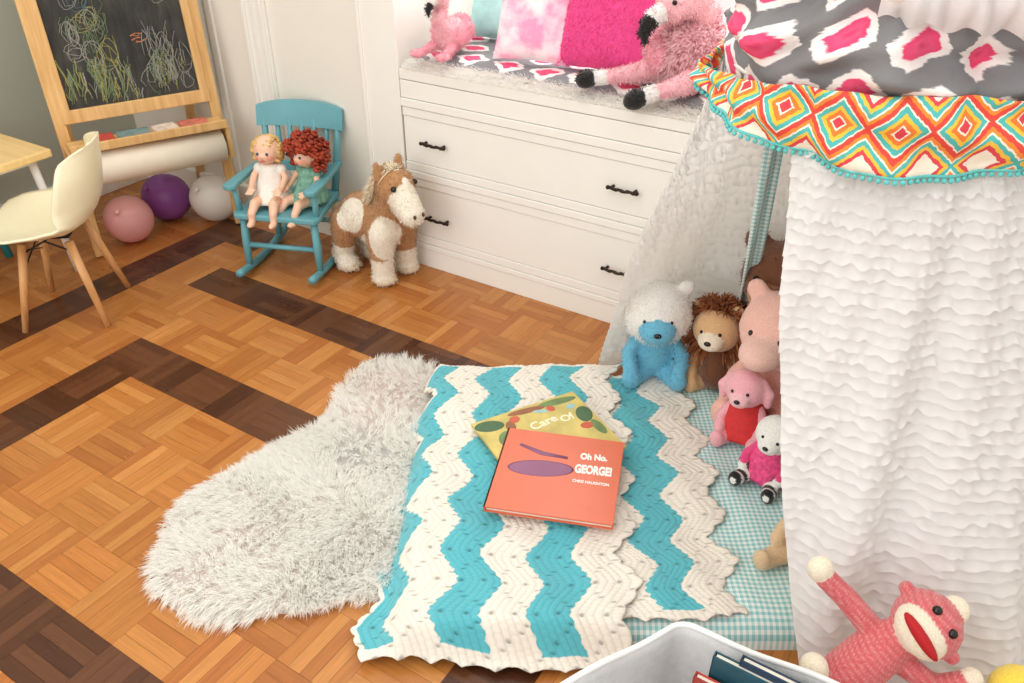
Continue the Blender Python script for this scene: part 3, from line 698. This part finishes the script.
def layer(TL,TR,BL,BR,lift,s0,s1,left_edge):
    def pos(u,v):
        su=lerp(s0,s1,u); hgt,hole=stitch(su,v)
        wob=.006*math.sin(v*9+u*3)+.004*math.sin(v*23+u*11)
        x=lerp(lerp(BL[0],TL[0],v),lerp(BR[0],TR[0],v),u)+zig(v)+wob; y=lerp(lerp(BL[1],BR[1],u),lerp(TL[1],TR[1],u),v)+.006*math.sin(u*8)
        if v<.03: y+=(.009*abs(math.sin(u*(s1-s0)*PI*1.5))-.005)*(1-v/.03)
        if u<.02 and left_edge: x-=.007*abs(math.sin(v*ST/3.5*PI))*(1-u/.02)
        if u>.97: x+=.009*abs(math.sin(v*ST/4*PI))*(u-.97)/.03
        z=mh(x,y)+lift+.004*math.sin(x*19+y*14)+.004*math.sin(y*27-x*8)+.002*math.sin(x*60+y*22)+.0021*hgt-.0022*hole
        return (x,y-1.4,max(z,.006))
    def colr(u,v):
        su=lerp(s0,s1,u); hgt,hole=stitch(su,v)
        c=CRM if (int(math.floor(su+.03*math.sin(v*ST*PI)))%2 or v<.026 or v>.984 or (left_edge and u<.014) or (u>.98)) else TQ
        k=(.80+.20*min(1,hgt*1.5))*(1-.54*hole)  # shade put into the yarn colour: darker stitch valleys and holes
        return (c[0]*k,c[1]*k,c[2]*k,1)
    return pos,colr
mb=MB()
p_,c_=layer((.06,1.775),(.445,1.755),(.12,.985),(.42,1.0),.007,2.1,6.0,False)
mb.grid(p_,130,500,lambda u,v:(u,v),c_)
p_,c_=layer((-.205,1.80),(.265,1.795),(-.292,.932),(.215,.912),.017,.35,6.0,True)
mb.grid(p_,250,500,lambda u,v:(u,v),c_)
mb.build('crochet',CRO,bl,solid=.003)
def corner_book(pxs,z):
    P=[Vector((*C(x,y,z),0)) for x,y in pxs]   # TL TR BR BL
    c=(P[0]+P[1]+P[2]+P[3])/4; w=((P[1]-P[0])+(P[2]-P[3]))/2; h=((P[0]-P[3])+(P[1]-P[2]))/2
    return c,w.length,h.length,math.atan2(w.y,w.x)
PG=M('book pages',S(244,239,226),.8)
BZ=MH+.031
c,w,h,ang=corner_book([(507,430),(624,444),(613,528),(485,508)],BZ+.018)
b1=thing('book','orange picture book with white title lying on the crochet blanket','book',R(c.x,c.y,BZ+.010),A+ang,'picture books on the blanket')
OC=M('orange cover',S(220,108,74),.35,.03,20)
MB().box((0,0,.0125),(w,h,.003)).box((0,0,.0015),(w,h,.003)).box((-w/2+.0015,0,.007),(.003,h,.014)).build('cover',OC,b1,smooth=False)
MB().box((.001,0,.007),(w-.008,h-.008,.0085)).build('pages',PG,b1,smooth=False)
TWH=M('white print',S(250,247,240),.5,0); PUR=M('purple print',S(146,92,124),.5,.05)
text('title','Oh No,',.022,TWH,b1,(w*.27,h*.25,.0142),(0,0,.06),(.85,1.2,1),.05); text('title','GEORGE!',.024,TWH,b1,(w*.285,h*.085,.0142),(0,0,.03),(.80,1.5,1),.05)
text('author_name','CHRIS HAUGHTON',.0105,TWH,b1,(w*.28,-h*.065,.0142),(0,0,0),(.85,1.1,1),.03)
MB().ell((-w*.14,h*.03,.0141),(w*.27,h*.10,.0004),(0,0,.12),28,8).build('cover_picture',PUR,b1)
MB().tube([(-w*.36,h*.30,.0141),(-w*.16,h*.22,.0141),(w*.06,h*.20,.0141)],[.004,.007,.004],8,flat=.04).build('cover_picture',PUR,b1)
c,w,h,ang=corner_book([(470,424),(573,392),(626,446),(520,486)],BZ+.008)
b2=thing('book','green and yellow picture book half under the orange book','book',R(c.x,c.y,BZ+.0005),A+ang,'picture books on the blanket')
MB().box((0,0,.0075),(w,h,.002)).box((0,0,.001),(w,h,.002)).box((-w/2+.001,0,.004),(.002,h,.0085)).build('cover',M('olive yellow cover',S(206,188,106),.4,.2,18),b2,smooth=False)
MB().box((.001,0,.0042),(w-.006,h-.006,.0045)).build('pages',PG,b2,smooth=False)
CP=M('cream print',S(252,246,214),.5,0)
text('title','Care',.036,CP,b2,(w*.05,h*.18,.0092),(0,0,.1),(1,1,1),.02); text('title','Of',.032,CP,b2,(w*.26,h*.14,.0092),(0,0,.1),(1,1,1),.02)
GP=[M('green print',S(110,136,84),.5,.2,30),M('dark green print',S(70,104,70),.5,.2,30),M('brown print',S(150,96,60),.5,.2,30),M('red print',S(200,90,64),.5,.1),M('pale blue print',S(160,200,200),.5,.1)]
rn=random.Random(4)
for x,y,rx,ry,k in((-.38,.38,.036,.02,1),(-.30,.12,.026,.03,0),(.30,.42,.05,.012,0),(.42,.12,.02,.03,1),(-.42,-.1,.015,.04,0),(.0,.43,.05,.010,2),(-.15,.36,.014,.012,3),(.20,.35,.010,.012,3),(.37,.29,.012,.010,4),(-.22,.28,.012,.02,2),(.44,-.12,.012,.03,0),(.36,-.05,.016,.012,3),(-.36,-.30,.02,.03,2),(.10,.36,.02,.006,4)):
    MB().ell((w*x,h*y,.0086+k*.00003),(rx,ry,.0004),(0,0,rn.uniform(-.5,.5))).build('cover_picture',GP[k],b2)

# ---------------------------------------------------------------- tent
TC=(.62,1.45); OX=.028
tent=thing('canopy_tent','white ruffled play tent with ikat and zigzag canopy','play tent',R(*TC,0),A)
RUF=sheer('white ruffled fabric',S(251,250,249),.45)
RUF2=sheer('brightened white ruffled fabric',S(255,254,252),.50)  # copy of the ruffle cloth, colour lightened to offset shade inside the tent
def panel(name,top0,bot0,end,mat,rows=50,ncol=440,seed=1,sub=6,out=.0050,flip=1,rb=.270,lining=True,spread=.0,fold=1.0):
    rn=random.Random(seed); ph=[rn.uniform(0,6) for _ in range(rows+1)]; fr=[rn.uniform(.8,1.25) for _ in range(rows+1)]; am=[rn.uniform(.65,1.3) for _ in range(rows+1)]
    def base(phi,v):
        rr=.272+(rb+spread*sm(math.radians(262),math.radians(300),phi)*(1-sm(math.radians(350),math.radians(385),phi)))*v**1.12
        rr+=fold*(.024*v*math.sin(phi*10+1.3*math.sin(phi*4)+.6*v)+.009*math.sin(phi*23+v*4)*(.3+v))
        c=math.cos(phi-math.radians(57.7))            # the wall behind limits how far the cloth can spread
        if c>.05:
            lim=.325/c; rr=-math.log(math.exp(-60*rr)+math.exp(-60*lim))/60
        return rr
    PH=lambda u,v: math.radians(lerp(lerp(top0,bot0,v**.85),end,u))
    def fn(u,v,i,f):
        phi=PH(u,v); rr=base(phi,v)
        fl=f**2.4; g=fr[i]
        wv=.55*math.sin(phi*52*g+ph[i]+1.9*math.sin(phi*13+i*1.7))+.45*math.sin(phi*109*g+ph[i]*3+1.6*math.sin(phi*31+i))
        rr+=flip*(out*fl*am[i]*(1+.70*wv))
        z=.94*(1-v)+.006+.0027*f*am[i]*(math.sin(phi*37*g+ph[i]*2+1.5*math.sin(phi*17))+.8*math.sin(phi*83*g+i*2))
        return (rr*math.cos(phi)+OX*(1-v),rr*math.sin(phi),max(.004,z))
    def back(u,v):
        phi=PH(u,v); rr=base(phi,v)-.003*flip; return (rr*math.cos(phi)+OX*(1-v),rr*math.sin(phi),.94*(1-v)+.005)
    # a plain backing sheet with each ruffle row sewn on as an overlapping strip of the same cloth
    mb=MB()
    if lining: mb.grid(back,ncol//3,50)
    for i in range(rows):
        mb.grid(lambda u,f: fn(u,min(1,(i+f*1.35)/rows),i,f),ncol,sub)
    return mb.build(name,mat,tent)
panel('curtain',220,259.5,393,RUF,seed=2,spread=.09)
panel('curtain',180,134,20,RUF2,seed=5,out=.0090,rows=36,flip=-1,rb=.29,ncol=280,lining=False,fold=.5)
MB().tube([(OX*.5,0,0),(OX,0,1.52)],.012,10).build('pole',M('grey metal pole',S(150,150,150),.4,.02,metal=.6),tent)
hp=MB(); hp.tube([(OX+.266*math.cos(2*PI*i/48),.266*math.sin(2*PI*i/48),.945) for i in range(49)],.006,8,cap=False); hp.build('hoop',WHITE,tent)
IK2=ikat('grey and pink ikat canopy cotton',.105,.075,S(128,128,130))
def canopy(u,v):
    ph=u*2*PI; z=lerp(.91,1.52,v); r=np.interp(z,[.91,.95,.985,1.05,1.2,1.4,1.52],[.272,.274,.284,.262,.205,.10,.015])
    k=sm(.955,1.0,z)
    r+=.005*math.sin(ph*9)+k*(.018*math.sin(ph*7+z*9)+.013*math.sin(ph*17-z*14+math.sin(z*30))+(.017*math.sin(z*46+ph*3)+.013*math.sin(z*95-ph*6+2*math.sin(ph*4)))*(1-v)); return (OX+r*math.cos(ph),r*math.sin(ph),z+.006*math.sin(ph*5))
MB().grid(canopy,180,110,lambda u,v:(u*1.8+.018*math.sin(v*19+u*9),v*.61+.014*math.sin(u*25))).build('canopy_top',IK2,tent)
def band(u,v):
    ph=u*2*PI; d=math.degrees(ph)%360
    zt=np.interp(d,[0,120,175,200,225,270,300,330,360],[.95,.945,.930,.945,.966,.974,.962,.955,.95])
    zb=np.interp(d,[0,120,175,200,225,243,262,280,300,318,340,360],[.89,.90,.902,.886,.868,.861,.860,.866,.876,.886,.888,.89])
    z=lerp(zb,zt,v)+.002*math.sin(ph*13)*(1-v); r=.302+.010*(1-v)+.011*math.sin(ph*9)*(1-.5*v)+.005*math.sin(ph*23+v*3)+.006*math.sin(v*PI)+.007*math.sin(v*9+ph*6)
    return (OX+r*math.cos(ph),r*math.sin(ph),z)
MB().grid(band,200,16,lambda u,v:(u*1.9,band(u,v)[2]+.012*math.sin(u*21))).build('zigzag_band',chevron_mat(),tent,solid=.003)
pm=MB(); NB=190
for i in range(NB):
    x,y,z=band(i/NB,0); pm.ell((x*1.008,y*1.008,z-.006),.0042,None,8,6)
pm.tube([band(i/160,0) for i in range(161)],.0028,6,cap=False)
pm.build('pom_pom_trim',M('turquoise pom pom yarn',S(104,202,200),.9,.15,90),tent)
def collar(u,v):
    ph=math.radians(lerp(240,345,u)); r=.278+.03*math.sin(v*PI)+.009*math.sin(ph*26+v*4)+.004*math.sin(ph*61)-.05*v; return (OX+r*math.cos(ph),r*math.sin(ph),1.068+.09*v-.018*math.sin(u*PI)+.006*math.sin(ph*33)*(1-v))
MB().grid(collar,160,12).build('gathered_collar',RUF,tent)
def tie_strip(u,v):
    x=lerp(.50,.580,v)+(u-.5)*.044; y=lerp(1.52,1.77,v)+(u-.5)*.02; z=lerp(.90,.24,v); return (x-TC[0],y-TC[1]+.006*math.sin(u*9+v*5),z)
MB().grid(tie_strip,8,40,lambda u,v:(u*.044,v*.7)).build('hanging_strip',GINGHAM,tent,solid=.002)

# ---------------------------------------------------------------- toys in the tent
def sitter(name,label,xy,z0,s,rz,body,head,muzzle=None,ears='round',earc=None,belly=None,snout=.0,arms=None,legs=None,head_s=1.0,group='stuffed toys inside the tent',colfn=None,dress=None,fur=None,voxel=None,nose=True,reach=1.0,fuzz=0,lean=0):
    r=thing(name,label,'plush toy',R(xy[0],xy[1],z0),0,group,rot=(0,lean,A+rz))
    arms=arms or body; legs=legs or body; muzzle=muzzle or head; earc=earc or head; hs=head_s
    q=lambda x,y,z:(x*s,y*s,z*s); rr=lambda a,b,c:(a*s,b*s,c*s)
    p=[('e',q(0,.02,.27),rr(.185,.16,.26),None,body),('e',q(0,-.03,.70),rr(.21*hs,.19*hs,.20*hs),None,head),('e',q(0,-.03-.17*hs,.655),rr(.11*hs,(.08+snout)*hs,.085*hs),None,muzzle)]
    if belly: p.append(('e',q(0,-.05,.25),rr(.13,.12,.19),None,belly))
    for t in(-1,1):
        p.append(('t',[q(t*.15,0,.43),q(t*.24,-.08,.30),q(t*.22,-.18,.22)],[.065*s,.062*s,.07*s],arms))
        p.append(('t',[q(t*.11,-.06,.10),q(t*.18,-.26*reach,.095),q(t*.20,-.36*reach,.11)],[.10*s,.09*s,.085*s],legs))
        p.append(('e',q(t*.205,-.39*reach,.12),rr(.085,.06,.11),None,legs))
        if ears=='round': p.append(('e',q(t*.16*hs,-.01,.70+.17*hs),rr(.075,.04,.075),None,earc))
        elif ears=='flop': p.append(('t',[q(t*.17,0,.80),q(t*.26,-.03,.68),q(t*.25,-.04,.56)],[.05*s,.06*s,.045*s],earc))
    b=blob('body',p,r,voxel or max(.0035,s*.02),4,colfn)
    if fuzz: fur_from(b,fuzz,.011,.0008,'fur',r,.2)
    eyes(r,[q(-.075*hs,-.03-.168*hs,.745),q(.075*hs,-.03-.168*hs,.745)],.02*s)
    if nose: MB().ell(q(0,-.04-.235*hs-snout*hs,.675),rr(.035,.022,.025)).build('nose',BLACK,r)
    if dress:
        MB().grid(lambda u,v:(lambda ra,z:(ra*1.02*math.cos(2*PI*u)*s,(.02+ra*.92*math.sin(2*PI*u))*s,z*s))(lerp(.14,.285,v**.8)*(1+.03*math.sin(2*PI*u*9)*v),lerp(.52,.10,v)),40,10).build('dress',dress,r,solid=.003)
    if fur:
        f=MB()
        for k in range(fur[2]):
            d=rdir()
            if d.y<-.42: continue
            c=Vector(q(0,.0,.70)); pt=c+Vector((d.x*.2,d.y*.15,d.z*.2))*s*hs
            f.blade(pt,d+rdir()*.6,random.uniform(.14,.26)*s,.010*s,Vector((0,0,-.09*s)))
        o=f.build(fur[1],M('brown mane yarn',fur[0],.95,.3,40),r); o['kind']='stuff'
    return r
BLU=S(110,188,218); WHT=S(246,243,238)
sitter('plush_bear','blue plush bear with big white head at back left of the tent',(.372,1.765),ZT,.285,-.15,BLU,WHT,muzzle=BLU,ears='round',head_s=1.45,reach=.6,fuzz=3000,lean=-.04)
sitter('plush_lion','tan plush lion with shaggy brown mane beside the blue bear',(.530,1.72),ZT,.25,-.55,S(216,172,124),S(224,180,132),muzzle=S(244,230,206),ears='round',head_s=1.2,fuzz=0,fur=(S(152,88,50),'mane',3800),reach=.6,lean=-.12)
sitter('plush_bear','dark brown plush bear peeking out at the back of the tent',(.645,1.735),ZT,.45,-.6,S(112,66,40),S(120,72,44),muzzle=S(178,128,92),ears='round',reach=.6,fuzz=3000)
sitter('plush_bear','tall peach pink plush bear behind the toy in red dress',(.628,1.578),ZT,.37,-.75,S(244,188,172),S(246,194,178),muzzle=S(248,202,188),ears='round',head_s=1.25,snout=.07,nose=False,reach=.7,lean=-.05)
sitter('plush_rabbit','small pink plush rabbit in a red dress',(.548,1.510),ZT,.21,-.6,S(246,176,186),S(248,180,190),muzzle=S(250,196,202),ears='flop',head_s=1.1,dress=M('red felt dress',S(212,56,56),.9,.1,80),voxel=.004,reach=.75,lean=-.10)
def bw(co,col):
    k=(co[:,1]<-.030)&(co[:,2]<.050); s_=(np.floor(co[:,1]/.010)%2)<1; col[k&s_]=BK; col[k&~s_]=WHT; return col
sitter('rag_doll','small white faced rag doll with pink dress and striped legs',(.560,1.375),ZT,.19,-.7,S(232,70,130),WHT,ears='none',head_s=1.15,dress=M('pink dotted dress',S(232,80,136),.9,.25,120),colfn=bw,voxel=.004,reach=.95,lean=.08)
sitter('plush_dog','tan plush dog partly behind the front curtain of the tent',(.585,1.13),ZT,.23,-.9,S(222,190,150),S(228,198,160),muzzle=S(240,222,196),ears='flop')

# ---------------------------------------------------------------- bin with books
BC=(.274,.63)
bn=thing('storage_bin','open soft white fabric bin holding books in front of the mattress','bin',R(*BC,0),A)
hexa=[(0,.246),(.235,.090),(.215,-.10),(0,-.235),(-.215,-.10),(-.235,.090)]
def binloop(shrink,n=18):
    pts=[]; K=6; cr=.024
    P=[Vector(p)*(1-shrink) for p in hexa]
    for k in range(K):
        a,b,c=P[k-1],P[k],P[(k+1)%K]; p0=b+(a-b).normalized()*cr; p2=b+(c-b).normalized()*cr; nx=c+(b-c).normalized()*cr
        for i in range(8): t=i/8; pts.append(p0*(1-t)**2+b*2*t*(1-t)+p2*t*t)
        for i in range(n-8): t=i/(n-8); pts.append(p2.lerp(nx,t))
    return pts
def rimz(p):
    d=math.hypot(p.x,p.y-.246); return .202+.034*min(1,d/.28)+.0035*math.sin(p.x*38+1)
mb=MB(); outer=binloop(0); inner=binloop(.035); N=len(outer); rows=8; ro=[];ri=[]
for k in range(rows+1):
    t=k/rows; q=lerp(.9,1,t)+.012*math.sin(PI*t)
    wr=lambda p:1+.008*math.sin(t*9+p.x*30+p.y*22)*(1-t*.6)
    ro.append([mb.V((p.x*q*wr(p),p.y*q*wr(p),.002+t*rimz(p))) for p in outer]); ri.append([mb.V((p.x*q*wr(p),p.y*q*wr(p),.010+t*(rimz(o)-.008))) for p,o in zip(inner,outer)])
for k in range(rows):
    for j in range(N): mb.Fc((ro[k][j],ro[k][(j+1)%N],ro[k+1][(j+1)%N],ro[k+1][j])); mb.Fc((ri[k][(j+1)%N],ri[k][j],ri[k+1][j],ri[k+1][(j+1)%N]))
for j in range(N): mb.Fc((ro[-1][j],ro[-1][(j+1)%N],ri[-1][(j+1)%N],ri[-1][j]))
mb.Fc(ro[0][::-1]); mb.Fc(ri[0])
mb.build('body',M('white felt',S(230,230,230),.95,.05,60,bump=.5,bscale=420),bn)
rt=MB(); rt.tube([(p.x*.985,p.y*.985,.001+rimz(p)) for p in outer+outer[:1]],.0052,8,cap=False); rt.build('rim',M('white binding',S(244,244,242),.95,.02),bn)
bks=[('navy picture book standing in the white fabric bin',(.405,.722),.242,.16,-.03,S(36,58,82)),('dark teal picture book leaning in the white fabric bin',(.362,.735),.232,.15,-.05,S(38,84,98)),('red picture book in the white fabric bin',(.318,.735),.198,.11,-.06,S(176,60,52)),('slate blue picture book in the white fabric bin',(.345,.672),.20,.15,-.1,S(84,112,134))]
for lab,xy,hh,ww,tl,cc in bks:
    b=thing('book',lab,'book',R(xy[0],xy[1],.012),0,'books in the fabric bin',rot=(tl,0,A-math.radians(33)))
    MB().box((0,.005,hh/2),(ww,.002,hh)).box((0,-.005,hh/2),(ww,.002,hh)).box((-ww/2+.001,0,hh/2),(.002,.012,hh)).build('cover',M('cover '+lab[:6],cc,.45,.3,25),b,smooth=False)
    MB().box((.001,0,hh/2),(ww-.006,.008,hh-.006)).build('pages',PG,b,smooth=False)

# ---------------------------------------------------------------- sock monkey
def monkey():
    O=(.56,.80); r=thing('sock_monkey','red and cream knitted sock monkey leaning against the ruffled curtain','plush toy',R(*O,0),A)
    Q=lambda x,y,z:Vector((x-O[0],y-O[1],z)); q=lambda x,y,z:tuple(Q(x,y,z)); RD=S(214,92,96); CR=S(244,232,208)
    hd=Q(.655,.848,.232)
    N=Vector((-.38,-.66,.52)).normalized(); U=Vector((.76,.10,.52)); U=(U-N*U.dot(N)).normalized(); Sd=U.cross(N).normalized()
    E=tuple(Matrix((Sd,N,U)).transposed().to_euler())
    at=lambda n,u,s: tuple(hd+N*n+U*u+Sd*s)
    p=[('t',[q(.535,.815,.140),q(.575,.832,.172),q(.610,.842,.202)],[.043,.042,.034],RD),('e',tuple(hd),(.056,.052,.057),E,RD),('e',at(.036,-.012,0),(.046,.033,.034),E,CR),
       ('t',[q(.580,.858,.205),q(.538,.885,.247),q(.503,.90,.278)],[.021,.019,.018],RD),('e',q(.492,.905,.294),(.021,.019,.023),None,CR),
       ('t',[q(.62,.825,.170),q(.665,.795,.150),q(.705,.790,.165)],[.021,.019,.018],RD),('e',q(.717,.792,.172),(.019,.018,.018),None,CR),
       ('t',[q(.53,.81,.14),q(.505,.80,.13),q(.482,.80,.165)],[.030,.024,.022],RD),('e',q(.473,.803,.185),(.022,.024,.022),None,CR),
       ('t',[q(.55,.80,.13),q(.57,.74,.07),q(.575,.67,.035),q(.575,.62,.032)],[.030,.028,.026,.026],RD),('e',q(.575,.60,.032),(.024,.032,.030),None,CR),
       ('t',[q(.54,.82,.12),q(.545,.815,.05),q(.545,.81,.02)],[.03,.03,.02],RD),
       ('e',at(-.004,.004,.060),(.010,.012,.018),E,RD),('e',at(-.004,.004,-.060),(.010,.012,.018),E,RD),('e',at(-.006,.047,0),(.023,.023,.016),E,CR)]
    def cf(co,col):
        isr=(col[:,1]<.2)
        w=np.sin(co[:,0]*430+co[:,2]*540)*.5+.5; j=np.sin(co[:,1]*1100+co[:,0]*900)*.5+.5
        m=np.clip(.08+.40*w*j+.1*np.random.rand(len(co)),0,1)[:,None]; a=np.array(S(206,58,70)); b=np.array(S(246,196,190))
        col[isr]=(a*(1-m)+b*m)[isr]; return col
    blob('body',p,r,.0034,3,cf)
    MB().ell(at(.063,-.012,0),(.040,.010,.022),E,20,12).build('mouth',M('red felt lips',S(186,24,32),.8,.05),r)
    MB().ell(at(.072,-.012,0),(.032,.003,.0036),E).build('mouth_line',M('white print',S(248,244,236)),r)
    eyes(r,[at(.043,.028,.019),at(.043,.028,-.019)],.0078)
monkey()
sitter('plush_duck','bright yellow plush toy at the lower right corner beside the monkey',(.792,.79),0,.215,.1,S(246,214,70),S(250,220,80),muzzle=S(240,170,50),ears='none',nose=False,group=None)

# ---------------------------------------------------------------- light
w=bpy.data.worlds.new('world'); scn.world=w; w.use_nodes=True
bg=w.node_tree.nodes['Background']; bg.inputs[0].default_value=(1,.972,.932,1); bg.inputs[1].default_value=1.02
def area(name,loc,rot,size,e,c):
    l=bpy.data.lights.new(name,'AREA'); l.energy=e; l.size=size; l.color=c; o=bpy.data.objects.new(name,l); C_.objects.link(o); o.location=loc; o.rotation_euler=rot; return o
area('overhead_fill',(-.9,.5,2.7),(0,0,0),2.6,20,(1,.958,.89))  # added overhead area light for soft room light, no known fixture
area('window_light',(-1.12,2.9,1.6),(-math.radians(80),0,0),1.0,38,(1,.99,.97))
area('room_fill',(-1.5,-1.5,1.8),(math.radians(66),0,-math.radians(33)),2.2,35,(1,.977,.945))  # unseen fill light added to brighten the tent flap and bench front
